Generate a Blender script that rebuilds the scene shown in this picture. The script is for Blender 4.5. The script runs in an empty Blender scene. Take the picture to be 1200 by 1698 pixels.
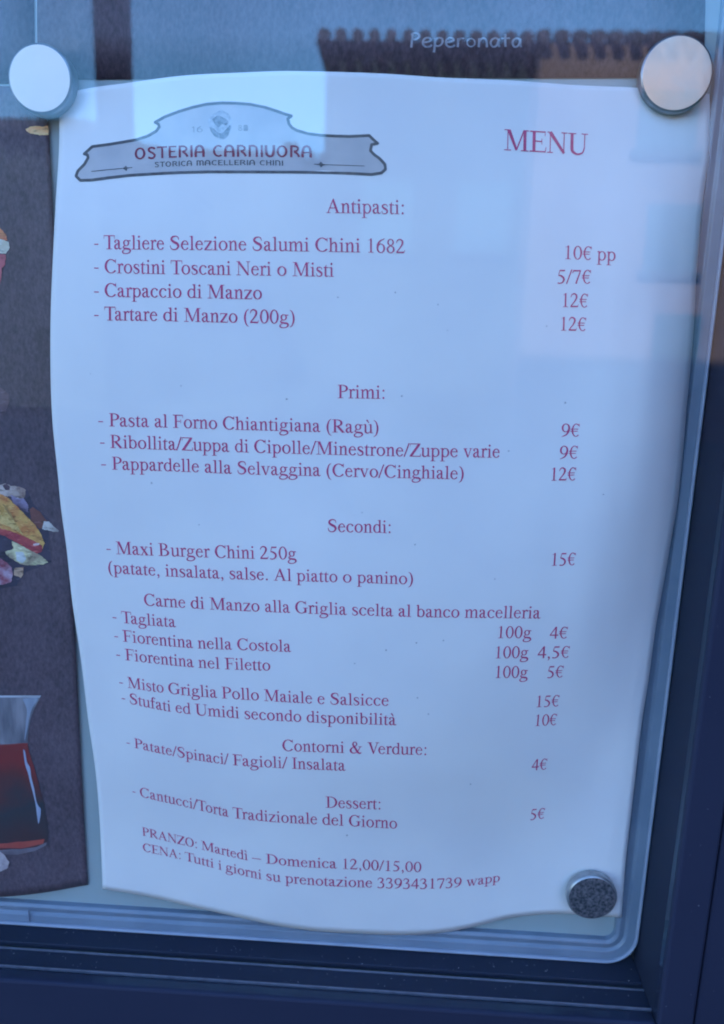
import bpy, bmesh, math, random
import numpy as np
from mathutils import Vector, Matrix
from mathutils.geometry import delaunay_2d_cdt
random.seed(7)
C = bpy.context.scene
# ------------------------------------------------------------------ camera
CAM_Z = 1.50                       # height of the lens over the street (m)
F_PX = 1300.0                      # focal length for a 1200 px wide picture
W_PX, H_PX = 1200.0, 1698.0
down_c = np.array([-186.0, 5911.0, F_PX]); down_c /= np.linalg.norm(down_c)
right_c = np.array([30000.0, 1230.0, -F_PX]); right_c /= np.linalg.norm(right_c)
fwd_c = np.cross(right_c, down_c)
if fwd_c[2] < 0: fwd_c = -fwd_c
CAM_D = 0.265                      # lens to back panel (m)
cam = bpy.data.cameras.new("camera"); camo = bpy.data.objects.new("camera", cam)
C.collection.objects.link(camo); C.camera = camo
cam.sensor_fit = 'HORIZONTAL'; cam.sensor_width = 36.0; cam.lens = 36.0*F_PX/W_PX
cam.clip_start = 0.01; cam.clip_end = 2000.0
# camera axes in the world: world = (c.right, c.fwd, -c.down)
def w_of(c): return Vector((float(np.dot(c, right_c)), float(np.dot(c, fwd_c)), float(-np.dot(c, down_c))))
ax, ay, az = w_of(np.array([1.0,0,0])), w_of(np.array([0,-1.0,0])), w_of(np.array([0,0,-1.0]))
M = Matrix((ax, ay, az)).transposed().to_4x4(); M.translation = Vector((0, -CAM_D, CAM_Z))
camo.matrix_world = M
cam.dof.use_dof = True; cam.dof.focus_distance = 0.255; cam.dof.aperture_fstop = 19.0
# ------------------------------------------------------------------ sky, sun, exposure
SUN_EL, SUN_AZ = math.radians(34), math.radians(-18)     # the sun stands behind the wall of the case
world = bpy.data.worlds.new("World"); C.world = world; world.use_nodes = True
nt = world.node_tree
for n in list(nt.nodes): nt.nodes.remove(n)
sky = nt.nodes.new('ShaderNodeTexSky'); sky.sky_type = 'NISHITA'; sky.sun_disc = False
sky.sun_elevation = SUN_EL; sky.sun_rotation = SUN_AZ
sky.air_density = 1.0; sky.dust_density = 0.1; sky.ozone_density = 6.0
bg = nt.nodes.new('ShaderNodeBackground'); bg.inputs['Strength'].default_value = 0.15
wo = nt.nodes.new('ShaderNodeOutputWorld')
nt.links.new(sky.outputs[0], bg.inputs[0]); nt.links.new(bg.outputs[0], wo.inputs[0])
sl = bpy.data.lights.new("sun", 'SUN'); sl.energy = 2.4; sl.angle = math.radians(0.5); sl.color = (1.0, 0.93, 0.82)
so = bpy.data.objects.new("sun", sl); C.collection.objects.link(so)
sd = Vector((math.sin(SUN_AZ)*math.cos(SUN_EL), math.cos(SUN_AZ)*math.cos(SUN_EL), math.sin(SUN_EL)))
so.rotation_euler = sd.to_track_quat('Z', 'Y').to_euler(); so.location = (0, 5, 12)
C.view_settings.view_transform = 'Standard'; C.view_settings.look = 'None'
C.view_settings.gamma = 1.0; C.view_settings.exposure = 2.95
C.cycles.max_bounces = 8; C.cycles.transparent_max_bounces = 12
C.cycles.caustics_reflective = False; C.cycles.filter_width = 1.9
# ------------------------------------------------------------------ helpers
GLASS = 0.026                     # the pane stands this far in front of the back panel
def at(px, py, h=0.0):            # photo point -> point on the plane h in front of the panel
    px = np.asarray(px, float); py = np.asarray(py, float); h = np.asarray(h, float)
    r = np.stack([(px-600)/F_PX, (py-849)/F_PX, np.ones_like(px)], -1)
    f = r @ fwd_c
    t = (CAM_D-h)/f
    return np.stack([(r@right_c)*t, -h + 0*px, CAM_Z-(r@down_c)*t], -1)
def pt(px, py, h=0.0): return Vector(at(px, py, h).tolist())
def mirrored(px, py, D):          # a place seen reflected in the pane, D metres behind it
    p = pt(px, py, -D); return Vector((p.x, -2*GLASS-p.y, p.z))
def herm(xs, ys, x):              # smooth monotone-ish cubic through points
    xs = np.asarray(xs, float); ys = np.asarray(ys, float); x = np.clip(np.asarray(x, float), xs[0], xs[-1])
    if len(xs) == 2: return np.interp(x, xs, ys)
    d = np.diff(ys)/np.diff(xs); m = np.empty(len(xs)); m[1:-1] = (d[:-1]*np.diff(xs)[1:]+d[1:]*np.diff(xs)[:-1])/(xs[2:]-xs[:-2]); m[0] = d[0]; m[-1] = d[-1]
    i = np.clip(np.searchsorted(xs, x)-1, 0, len(xs)-2); hh = xs[i+1]-xs[i]; t = (x-xs[i])/hh
    return (2*t**3-3*t**2+1)*ys[i]+(t**3-2*t**2+t)*hh*m[i]+(-2*t**3+3*t**2)*ys[i+1]+(t**3-t**2)*hh*m[i+1]
def grid_interp(gx, gy, G, px, py):
    px = np.asarray(px, float); py = np.asarray(py, float); shp = px.shape
    px = px.ravel(); py = py.ravel()
    rows = np.stack([herm(gx, g, px) for g in G], 0)       # rows x n
    out = np.empty(len(px)); gy = np.asarray(gy, float)
    y = np.clip(py, gy[0], gy[-1]); d = np.diff(rows, axis=0)/np.diff(gy)[:,None]
    m = np.empty_like(rows); m[0] = d[0]; m[-1] = d[-1]
    if len(gy) > 2: m[1:-1] = (d[:-1]+d[1:])/2
    i = np.clip(np.searchsorted(gy, y)-1, 0, len(gy)-2); hh = gy[i+1]-gy[i]; t = (y-gy[i])/hh; k = np.arange(len(px))
    out = (2*t**3-3*t**2+1)*rows[i,k]+(t**3-2*t**2+t)*hh*m[i,k]+(-2*t**3+3*t**2)*rows[i+1,k]+(t**3-t**2)*hh*m[i+1,k]
    return out.reshape(shp)
def link(o, parent=None):
    C.collection.objects.link(o)
    if parent is not None:
        o.parent = parent; bpy.context.view_layer.update()
        o.matrix_parent_inverse = Matrix.Translation(-Vector(parent.location))
    return o
def mesh_obj(name, verts, faces, mat, parent=None, smooth=False):
    me = bpy.data.meshes.new(name); me.from_pydata([tuple(v) for v in verts], [], [tuple(f) for f in faces]); me.update()
    if smooth:
        for p in me.polygons: p.use_smooth = True
    me.materials.append(mat)
    return link(bpy.data.objects.new(name, me), parent)
def bm_obj(name, bm, mat, parent=None, smooth=False):
    me = bpy.data.meshes.new(name); bm.normal_update(); bm.to_mesh(me); bm.free()
    if smooth:
        for p in me.polygons: p.use_smooth = True
    me.materials.append(mat)
    return link(bpy.data.objects.new(name, me), parent)
def tag(o, label, cat, group=None, kind=None):
    o['label'] = label; o['category'] = cat
    if group: o['group'] = group
    if kind: o['kind'] = kind
    return o
def empty(name, loc, label, cat, group=None):
    o = bpy.data.objects.new(name, None); o.empty_display_size = 0.02; o.location = loc
    C.collection.objects.link(o); return tag(o, label, cat, group)
def add_box(bm, x0, x1, y0, y1, z0, z1, bevel=0.0):
    vs = [bm.verts.new((x, y, z)) for x in (x0, x1) for y in (y0, y1) for z in (z0, z1)]
    fs = [(0,1,3,2),(4,6,7,5),(0,4,5,1),(2,3,7,6),(0,2,6,4),(1,5,7,3)]
    faces = [bm.faces.new([vs[i] for i in f]) for f in fs]
    if bevel:
        es = list({e for f in faces for e in f.edges})
        bmesh.ops.bevel(bm, geom=es, offset=bevel, segments=2, affect='EDGES', profile=0.5)
    return faces
def box(name, x0, x1, y0, y1, z0, z1, mat, parent=None, bevel=0.0):
    bm = bmesh.new(); add_box(bm, x0, x1, y0, y1, z0, z1, bevel)
    bmesh.ops.recalc_face_normals(bm, faces=bm.faces)
    return bm_obj(name, bm, mat, parent)
# ------------------------------------------------------------------ materials
def mat(name, c1, c2=None, scale=200.0, rough=0.6, metal=0.0, bump=0.0, bump_scale=None, detail=5.0, spec=0.5, stretch=None, lo=0.35, hi=0.65, rvar=0.0):
    m = bpy.data.materials.new(name); m.use_nodes = True; t = m.node_tree; b = t.nodes['Principled BSDF']
    b.inputs['Base Color'].default_value = (*c1, 1); b.inputs['Roughness'].default_value = rough
    b.inputs['Metallic'].default_value = metal; b.inputs['Specular IOR Level'].default_value = spec
    co = t.nodes.new('ShaderNodeTexCoord'); src = co.outputs['Object']
    if stretch:
        mp = t.nodes.new('ShaderNodeMapping'); mp.inputs['Scale'].default_value = stretch
        t.links.new(src, mp.inputs[0]); src = mp.outputs[0]
    if c2 is not None or rvar:
        n = t.nodes.new('ShaderNodeTexNoise'); n.inputs['Scale'].default_value = scale; n.inputs['Detail'].default_value = detail
        t.links.new(src, n.inputs['Vector'])
        r = t.nodes.new('ShaderNodeMapRange'); r.inputs[1].default_value = lo; r.inputs[2].default_value = hi
        t.links.new(n.outputs[0], r.inputs[0])
        if c2 is not None:
            mx = t.nodes.new('ShaderNodeMix'); mx.data_type = 'RGBA'
            mx.inputs[6].default_value = (*c1, 1); mx.inputs[7].default_value = (*c2, 1)
            t.links.new(r.outputs[0], mx.inputs[0]); t.links.new(mx.outputs[2], b.inputs['Base Color'])
        if rvar:
            r2 = t.nodes.new('ShaderNodeMapRange'); r2.inputs[3].default_value = rough-rvar; r2.inputs[4].default_value = rough+rvar
            t.links.new(r.outputs[0], r2.inputs[0]); t.links.new(r2.outputs[0], b.inputs['Roughness'])
    if bump:
        n2 = t.nodes.new('ShaderNodeTexNoise'); n2.inputs['Scale'].default_value = bump_scale or scale; n2.inputs['Detail'].default_value = 6
        t.links.new(src, n2.inputs['Vector'])
        bp = t.nodes.new('ShaderNodeBump'); bp.inputs['Strength'].default_value = 0.6; bp.inputs['Distance'].default_value = bump
        t.links.new(n2.outputs[0], bp.inputs['Height']); t.links.new(bp.outputs[0], b.inputs['Normal'])
    return m
paper = mat('paper', (0.76,0.755,0.76), (0.80,0.79,0.78), 35, rough=0.62, spec=0.3, bump=0.0022, bump_scale=13)
ink_red = mat('ink_red', (0.50,0.05,0.15), (0.60,0.08,0.21), 900, rough=0.6, spec=0.3)
ink_grey = mat('ink_grey', (0.075,0.075,0.085), (0.13,0.13,0.14), 500, rough=0.6, spec=0.3)
ink_faint = mat('ink_faint', (0.20,0.20,0.22), (0.30,0.30,0.32), 900, rough=0.6)
ink_maroon = mat('ink_maroon', (0.20,0.025,0.06), (0.26,0.04,0.08), 700, rough=0.6, spec=0.3)
logo_fill = mat('logo_fill', (0.45,0.44,0.46), (0.52,0.50,0.51), 120, rough=0.6, spec=0.3)
emblem_mid = mat('emblem_mid', (0.09,0.10,0.13), (0.26,0.27,0.31), 900, rough=0.6)
emblem_light = mat('emblem_light', (0.26,0.28,0.33), (0.50,0.50,0.54), 700, rough=0.6)
board_mat = mat('board_grey', (0.31,0.38,0.39), (0.34,0.41,0.42), 15, rough=0.5, bump=0.0001, bump_scale=300)
rim_mat = mat('rim_plastic', (0.16,0.21,0.28), (0.20,0.25,0.32), 60, rough=0.32, bump=0.0002, bump_scale=80, stretch=(1,1,1))
bead_mat = mat('bead_plastic', (0.27,0.31,0.40), (0.33,0.37,0.46), 90, rough=0.4)
frame_mat = mat('anodised_frame', (0.018,0.022,0.044), (0.022,0.026,0.050), 12, rough=0.55, spec=0.12, bump=0.00003, bump_scale=900, rvar=0.05)
lip_mat = mat('frame_lip', (0.09,0.10,0.14), (0.13,0.14,0.19), 300, rough=0.35)
groove_mat = mat('rubber_seal', (0.010,0.011,0.014), (0.016,0.017,0.02), 200, rough=0.7)
steel = mat('brushed_steel', (0.58,0.52,0.44), (0.98,0.62,0.42), 45, rough=0.42, metal=0.35, bump=0.0004, bump_scale=120, rvar=0.08)
steel_pale = mat('white_enamel', (0.84,0.72,0.62), (0.92,0.78,0.68), 60, rough=0.35, metal=0.0, bump=0.0001, bump_scale=200, rvar=0.06)
steel_worn = mat('speckled_steel', (0.05,0.06,0.08), (0.36,0.34,0.38), 1000, rough=0.5, metal=0.6, bump=0.0001, bump_scale=900, lo=0.36, hi=0.85, detail=8)
steel_side = mat('magnet_side', (0.22,0.22,0.25), (0.30,0.30,0.33), 200, rough=0.35, metal=0.9)
# dark slate print of the posters: fibrous mottling
def slate(name, tint=1.0):
    m = bpy.data.materials.new(name); m.use_nodes = True; t = m.node_tree; b = t.nodes['Principled BSDF']
    b.inputs['Roughness'].default_value = 0.5; b.inputs['Specular IOR Level'].default_value = 0.35
    co = t.nodes.new('ShaderNodeTexCoord')
    mp = t.nodes.new('ShaderNodeMapping'); mp.inputs['Scale'].default_value = (1.0,1,0.55); mp.inputs['Rotation'].default_value = (0,0.5,0)
    t.links.new(co.outputs['Object'], mp.inputs[0])
    def noise(s, d, v=None):
        n = t.nodes.new('ShaderNodeTexNoise'); n.inputs['Scale'].default_value = s; n.inputs['Detail'].default_value = d; n.inputs['Roughness'].default_value = 0.65
        t.links.new(v or mp.outputs[0], n.inputs['Vector']); return n.outputs[0]
    a = noise(900, 4); c = noise(38, 9)
    ad = t.nodes.new('ShaderNodeMath'); ad.operation = 'MULTIPLY_ADD'; ad.inputs[1].default_value = 0.75
    t.links.new(a, ad.inputs[0])
    mu = t.nodes.new('ShaderNodeMath'); mu.operation = 'MULTIPLY'; mu.inputs[1].default_value = 0.55; t.links.new(c, mu.inputs[0]); t.links.new(mu.outputs[0], ad.inputs[2])
    cr = t.nodes.new('ShaderNodeValToRGB'); e = cr.color_ramp.elements
    e[0].position = 0.48; e[0].color = (0.062*tint,0.043*tint,0.056*tint,1); e[1].position = 0.84; e[1].color = (0.150*tint,0.106*tint,0.130*tint,1)
    t.links.new(ad.outputs[0], cr.inputs[0]); t.links.new(cr.outputs[0], b.inputs['Base Color'])
    return m
slate_a = slate('slate_print'); slate_b = slate('slate_print_dark', 0.9)
# the pane: thin clear glass, transparent with a fresnel reflection
gm = bpy.data.materials.new('clear_glass'); gm.use_nodes = True; t = gm.node_tree
for n in list(t.nodes): t.nodes.remove(n)
o = t.nodes.new('ShaderNodeOutputMaterial'); mx = t.nodes.new('ShaderNodeMixShader'); tr = t.nodes.new('ShaderNodeBsdfTransparent'); gl = t.nodes.new('ShaderNodeBsdfGlossy')
tr.inputs[0].default_value = (0.985,0.988,0.985,1); gl.inputs['Roughness'].default_value = 0.0; gl.inputs[0].default_value = (0.50,0.75,0.82,1)
lw = t.nodes.new('ShaderNodeLayerWeight'); lw.inputs[0].default_value = 0.5
pw = t.nodes.new('ShaderNodeMath'); pw.operation = 'POWER'; pw.inputs[1].default_value = 5.0
ma = t.nodes.new('ShaderNodeMath'); ma.operation = 'MULTIPLY_ADD'; ma.inputs[1].default_value = 0.95; ma.inputs[2].default_value = 0.036
t.links.new(lw.outputs['Facing'], pw.inputs[0]); t.links.new(pw.outputs[0], ma.inputs[0]); co = t.nodes.new('ShaderNodeTexCoord'); mp = t.nodes.new('ShaderNodeMapping'); mp.inputs['Rotation'].default_value = (0,0.6,0); mp.inputs['Scale'].default_value = (1,1,0.3)
nz = t.nodes.new('ShaderNodeTexNoise'); nz.inputs['Scale'].default_value = 22; nz.inputs['Detail'].default_value = 6
t.links.new(co.outputs['Object'], mp.inputs[0]); t.links.new(mp.outputs[0], nz.inputs['Vector'])
mrn = t.nodes.new('ShaderNodeMapRange'); mrn.inputs[1].default_value = 0.3; mrn.inputs[2].default_value = 0.7; mrn.inputs[3].default_value = 0.75; mrn.inputs[4].default_value = 1.2
mm_ = t.nodes.new('ShaderNodeMath'); mm_.operation = 'MULTIPLY'; t.links.new(nz.outputs[0], mrn.inputs[0]); t.links.new(mrn.outputs[0], mm_.inputs[0]); t.links.new(ma.outputs[0], mm_.inputs[1]); t.links.new(mm_.outputs[0], mx.inputs[0])
t.links.new(tr.outputs[0], mx.inputs[1]); t.links.new(gl.outputs[0], mx.inputs[2]); t.links.new(mx.outputs[0], o.inputs[0])
# ------------------------------------------------------------------ the display case
RIM_H = 0.005
zi = pt(500, 1532, 0).z; zo = pt(600, 1572, RIM_H).z          # rim: inner and outer line at the bottom
xo = pt(1122, 1053, RIM_H).x; xi = xo-0.0085
XL, ZT = -0.36, CAM_Z+0.30                                     # case goes on to the left and above the picture
case = empty('display_case', (0, 0, zo), 'dark framed glass display case on the wall holding menu and posters', 'display case')
box('back_panel', XL, xo-0.0005, 0.0, 0.004, zo+0.0005, ZT, board_mat, case)
def sweep(name, prof, m, r_out=0.012, seg=10, smooth=True):
    # prof: (distance inside the outer line, height in front of the panel); runs along bottom, round the corner, up the right side
    path = [((XL, zo), (0, 1))]
    cx, cz = xo-r_out, zo+r_out
    for k in range(seg+1):
        a = -math.pi/2+k/seg*math.pi/2
        path.append(((cx+r_out*math.cos(a), cz+r_out*math.sin(a)), (-math.cos(a), -math.sin(a))))
    path.append(((xo, ZT), (-1, 0)))
    V, Fc = [], []
    for (x, z), (nx, nz) in path:
        for d_, h_ in prof: V.append((x+nx*d_, -h_, z+nz*d_))
    n = len(prof)
    for i in range(len(path)-1):
        for j in range(n-1): Fc.append((i*n+j, (i+1)*n+j, (i+1)*n+j+1, i*n+j+1))
    o = mesh_obj(name, V, Fc, m, case); 
    md = o.modifiers.new('b', 'BEVEL'); md.width = 0.0003; md.segments = 2; md.limit_method = 'ANGLE'
    return o
W_R = 0.0082
sweep('inner_rim', [(W_R,0.0),(W_R,0.0022),(W_R-0.0012,0.0030),(0.0050,0.0026),(0.0042,0.0036),(0.0012,0.0042),(0.0012,0.0)], rim_mat)
sweep('rim_bead', [(0.0013,0.0),(0.0013,0.0047),(0.0009,0.0052),(0.0004,0.0052),(0.0,0.0046),(0.0,0.0)], bead_mat)
sx = pt(50, 1525, 0.003).x
box('rim_seam', sx, sx+0.0003, -0.0046, -0.0035, zo+0.0014, zo+0.0066, bead_mat, case)
OUT = 0.11                                                    # width of the frame members
def rail(name, kind, parts):
    for nm, d0, d1, h0, h1, m, bv in parts:                   # d: distance out of the opening, h: height
        if kind == 'b': box(nm, XL-OUT, xo+0.0002 if d0 < 0.02 and False else xo+OUT, -h1, -h0, zo-d1, zo-d0, m, case, bv)
        else: pass
# bottom rail, stepped towards the pane; the upright stile is one plain block
prof_parts = [
    ('inner_ledge', 0.0003, 0.060, -0.010, 0.0128, frame_mat, 0.0004),
    ('seal_strip',  0.0022, 0.058, 0.0128, 0.0150, groove_mat, 0.0),
    ('track_lip',   0.0006, 0.056, 0.0150, 0.0157, lip_mat, 0.0002),
    ('pane_channel',0.0010, 0.055, 0.0157, 0.0237, frame_mat, 0.0003),
    ('pane_lip',    0.0004, 0.052, 0.0237, 0.0242, lip_mat, 0.0002),
]
for nm, d0, d1, h0, h1, m, bv in prof_parts:
    box(nm, XL, xo+0.0002, -h1, -h0, zo-d1, zo-d0, m, case, bv)
fb = GLASS+0.0045
box('frame_rail', XL, xo+0.0001, -fb, -0.0246, zo-0.13, zo-0.0009, frame_mat, case, 0.0008)
box('frame_stile', xo+0.0003, xo+0.0125, -fb-0.0003, 0.0, zo-0.13, ZT+0.1, frame_mat, case, 0.0010)
box('frame_stile', xo+0.0131, xo+OUT, -fb+0.0008, 0.0, zo-0.13, ZT+0.1, frame_mat, case, 0.0010)
box('frame_stile', XL-OUT, XL-0.001, -fb-0.0003, 0.0, zo-0.13, ZT+0.1, frame_mat, case, 0.0008)
box('frame_rail', XL, xo+0.0001, -fb, 0.0, ZT+0.001, ZT+0.1, frame_mat, case, 0.0008)
box('glass_pane', XL+0.001, xo, -GLASS-0.003, -GLASS, zo-0.0007, ZT, gm, case)
# ------------------------------------------------------------------ street around (seen only as reflections)
stone = mat('street_paving', (0.06,0.06,0.06), (0.10,0.10,0.09), 3, rough=0.8, bump=0.01)
plaster = mat('wall_plaster', (0.30,0.26,0.21), (0.36,0.31,0.25), 1.5, rough=0.85, bump=0.01)
st = box('street', -60, 60, -60, 8, -0.3, 0.0, stone); st['kind'] = 'structure'
wl = box('wall', -14, 14, 0.03, 0.6, 0.002, 10.6, plaster); wl['kind'] = 'structure'
shade_wing = box('wall', 7.2, 13.9, -12.0, 0.028, 0.002, 8.5, mat('dark_plaster', (0.10,0.10,0.11), (0.14,0.14,0.14), 1.5, rough=0.9)); shade_wing['kind'] = 'structure'      # unseen block, added to keep sky light off from the right
tile = mat('roof_tile', (0.07,0.04,0.03), (0.10,0.06,0.05), 4, rough=0.85)
ochre = mat('pink_plaster', (0.30,0.15,0.13), (0.36,0.18,0.16), 1.0, rough=0.85)
greyp = mat('grey_plaster', (0.045,0.045,0.05), (0.065,0.06,0.06), 1.2, rough=0.85)
shut = mat('window_shutter', (0.05,0.09,0.11), (0.07,0.12,0.14), 8, rough=0.5)
dark_paint = mat('dark_paint', (0.03,0.03,0.035), (0.05,0.05,0.055), 5, rough=0.6)
def house(name, label, x0, x1, ytop, D, depth, m, wins=(), tiles=0.27, eave=0.3):
    a, b = mirrored(x0, ytop, D), mirrored(x1, ytop, D)
    xa, xb, zt, yf = a.x, b.x, (a.z+b.z)/2, a.y
    h = empty(name, ((xa+xb)/2, yf, 0), label, 'house')
    bm = bmesh.new(); add_box(bm, xa, xb, yf-depth, yf, 0.0, zt-0.12); bmesh.ops.recalc_face_normals(bm, faces=bm.faces)
    bm_obj('wall', bm, m, h)
    V = [(xa-0.15,yf+eave,zt-0.118),(xb+0.15,yf+eave,zt-0.118),(xb+0.15,yf-depth-0.3,zt-0.118),(xa-0.15,yf-depth-0.3,zt-0.118),(xa-0.15,yf-depth/2,zt+depth*0.05),(xb+0.15,yf-depth/2,zt+depth*0.05)]
    r = mesh_obj('roof', V, [(0,1,5,4),(2,3,4,5),(0,4,3),(1,2,5),(0,3,2,1)], tile, h)
    bm = bmesh.new(); n = int((xb-xa)/tiles)
    for k in range(n+1):
        x = xa+k*tiles; mt = Matrix.Translation((x, yf+eave-0.03, zt-0.04)) @ Matrix.Rotation(math.radians(90-19), 4, 'X')
        bmesh.ops.create_cone(bm, cap_ends=True, segments=8, radius1=tiles*0.36, radius2=tiles*0.33, depth=0.5, matrix=mt)
    e = bm_obj('eaves_tiles', bm, tile, r); e['kind'] = 'stuff'
    for (wx0, wx1, wy0, wy1) in wins:
        p, q = mirrored(wx0, wy0, D), mirrored(wx1, wy1, D)
        w = box('window', p.x, q.x, yf-0.10, yf+0.03, q.z, p.z, shut, h)
        box('sill', p.x-0.08, q.x+0.08, yf+0.002, yf+0.12, q.z-0.1, q.z-0.004, greyp, w)
    return h
house('town_house', 'grey plastered house with tiled roof seen reflected in the glass', 541, 905, 66, 14.0, 8, greyp, [(600,680,300,420),(760,840,300,420)])
house('town_house', 'pinkish plastered house with dark shutters seen reflected in the glass', 900, 1500, 60, 13.0, 8, ochre, [(1062,1150,150,252),(1075,1150,338,452),(1085,1150,520,640),(1260,1340,338,452)], eave=0.04)
house('town_house', 'low house with tiled roof across the street left of the pillar', -420, 172, 205, 15.0, 8, greyp, [(-100,0,330,430)])
fh = house('town_house', 'far house closing the gap between the two nearer houses', 176, 548, 256, 26.0, 9, greyp, [(300,350,330,400)], 0.3)
for cx0, cx1, cy in ((236,262,240),(330,420,247),(470,492,236)):
    a, b = mirrored(cx0, cy, 27.5), mirrored(cx1, cy, 27.5)
    box('chimney', a.x, b.x, a.y-0.6, a.y, a.z-1.2, a.z, greyp, [c for c in fh.children if c.name.startswith('roof')][0])
a, b = mirrored(171, 500, 5.0), mirrored(220, 500, 5.0)
pl = box('lamp_post', a.x, b.x, a.y-0.15, a.y, 0.001, 6.0, dark_paint, None, 0.01)
tag(pl, 'dark square post standing in the street, seen as a stripe in the glass', 'post')
# ------------------------------------------------------------------ sheets
def patch(outline_l, outline_r, outline_t, outline_b, nu, nv):
    # Coons patch in picture coordinates; outlines are lists of (x, y)
    L, R, T, B = [np.array(q, float) for q in (outline_l, outline_r, outline_t, outline_b)]
    def param(P, t):
        s = np.concatenate([[0], np.cumsum(np.hypot(*np.diff(P, axis=0).T))]); s /= s[-1]
        return np.stack([herm(s, P[:,0], t), herm(s, P[:,1], t)], -1)
    u = np.linspace(0, 1, nu); v = np.linspace(0, 1, nv)
    Lp, Rp, Tp, Bp = param(L, v), param(R, v), param(T, u), param(B, u)
    U, Vv = np.meshgrid(u, v); U = U[...,None]; Vv = Vv[...,None]
    S = (1-U)*Lp[:,None]+U*Rp[:,None]+(1-Vv)*Tp[None]+Vv*Bp[None]-((1-U)*(1-Vv)*L[0]+U*(1-Vv)*R[0]+(1-U)*Vv*L[-1]+U*Vv*R[-1])
    return S
def sheet(name, S, hf, m, parent=None, thick=0.0001):
    nv, nu = S.shape[:2]; h = hf(S[...,0], S[...,1])
    P = at(S[...,0], S[...,1], h).reshape(-1, 3)
    P2 = P+np.array([0, thick, 0]); V = np.vstack([P, P2]); N = nu*nv
    Fc = [(j*nu+i, (j+1)*nu+i, (j+1)*nu+i+1, j*nu+i+1) for j in range(nv-1) for i in range(nu-1)]
    Fb = [(d+N, c+N, b+N, a+N) for a, b, c, d in Fc]
    rim = [j*nu for j in range(nv)]+[(nv-1)*nu+i for i in range(1, nu)]+[j*nu+nu-1 for j in range(nv-2, -1, -1)]+[i for i in range(nu-2, 0, -1)]
    Fr = [(rim[k], rim[k]+N, rim[(k+1)%len(rim)]+N, rim[(k+1)%len(rim)]) for k in range(len(rim))]
    return mesh_obj(name, V.tolist(), Fc+Fb+Fr, m, parent, smooth=False if thick > 0.001 else True)
mm = 0.001
# menu sheet
GX = [80, 160, 300, 550, 800, 950, 1045, 1085, 1115, 1150]        # last column: the sheet's right edge
GY = [110, 180, 400, 700, 1000, 1250, 1400, 1560]
GH = [[1.3, 4.5,11.5,16.0,10.0, 4.5, 2.2, 1.6, 1.4, 1.3],
      [2.0, 5.0,12.0,17.0,12.0, 7.0, 4.0, 2.8, 2.2, 1.8],
      [12., 14.,18.0,21.0,19.0,16.0,14.0,12.0, 9.0, 4.7],
      [15., 17.,20.5,23.2,23.2,21.7,20.0,17.5,13.0, 4.9],
      [12., 14.,18.5,22.8,23.2,21.0,17.5,13.5, 9.5, 5.2],
      [6.5, 8.5,13.0,18.0,17.5,13.0, 9.0, 7.2, 6.2, 5.2],
      [2.6, 3.4, 7.0,11.5, 9.5, 5.2, 4.2, 4.4, 4.6, 4.7],
      [1.2, 1.4, 3.0, 6.0, 4.0, 2.2, 2.4, 3.0, 3.6, 4.2]]
def h_menu(x, y):
    ye = [156,215,260,310,435,553,671,773,847,906,983,1033,1127,1197,1280,1350,1430,1521]
    xe = [1176,1178,1176,1168,1156,1149,1138.5,1129.6,1121,1110.5,1097,1088,1075,1064,1054,1046,1037,1030]
    return grid_interp(GX, GY, GH, np.asarray(x, float)*1150/np.interp(y, ye, xe), y)*mm
mL = [(98,158),(98,240),(92,340),(88,420),(84.5,500),(83.5,600),(87,700),(95,780),(102,850),(109,900),(120,1000),(135,1100),(147,1200),(156,1260),(164,1343),(168,1420),(170,1474)]
mR = [(1176,156),(1178,215),(1176,260),(1168,310),(1156,435),(1149,553),(1138.5,671),(1129.6,773),(1121,847),(1110.5,906),(1097,983),(1088,1033),(1075,1127),(1064,1197),(1054,1280),(1046,1350),(1037,1430),(1030,1521)]
mT = [(98,158),(125,151),(220,136.5),(300,126),(400,120.5),(470,118),(539,119),(647,123),(726,128.5),(837,133),(950,141),(1060,146),(1176,156)]
mB = [(170,1474),(250,1487.5),(325,1505),(400,1522),(450,1533),(500,1541),(600,1548),(670,1550),(740,1545),(800,1533),(833,1524),(883,1517),(933,1515),(980,1518),(1030,1521)]
S = patch(mL, mR, mT, mB, 110, 150)
base = pt(600, 1540, 0.004)
menu = empty('menu_sheet', base, 'white paper menu sheet printed in red, curling under its magnets', 'menu')
sheet('paper_sheet', S, h_menu, paper, menu)
# posters
def h_left(x, y): return grid_interp([-200, 0, 60, 150], [140, 500, 1000, 1300, 1500], [[0.8,0.8,0.6,0.5],[4,3,1.8,0.7],[5,3.5,2,0.7],[6,4,2.2,0.7],[7,4.5,2.4,0.6]], x, y)*mm
S = patch([(-260,143),(-230,1440)], [(76,144),(80,207),(100,600),(122,1002),(137,1311),(146,1467)], [(-260,143),(0,143),(76,144)], [(-230,1440),(-100,1478),(0,1487),(64,1481),(146,1467)], 40, 90)
food = empty('food_poster', pt(0, 1480, 0.003), 'dark slate poster with printed food and red drink glass left of menu', 'poster')
sheet('paper_sheet', S, h_left, slate_a, food)
flat = lambda h: (lambda x, y: 0*np.asarray(x, float)+h*mm)
S = patch([(60,-260),(62,132)], [(1172,-260),(1168,60),(1166,129)], [(60,-260),(1172,-260)], [(62,132),(400,131),(800,130),(1166,129)], 12, 6)
pep = empty('peperonata_poster', pt(600, 125, 0.0003), 'dark poster headed with pale handwritten word above the menu', 'poster')
sheet('paper_sheet', S, flat(0.35), slate_a, pep)
S = patch([(-260,-260),(-260,139.5)], [(54,-260),(57,60),(58,139)], [(-260,-260),(54,-260)], [(-260,139.5),(58,139)], 6, 6)
cor = empty('corner_poster', pt(0, 138, 0.0003), 'dark poster corner at top left beside the pale round magnet', 'poster')
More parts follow.
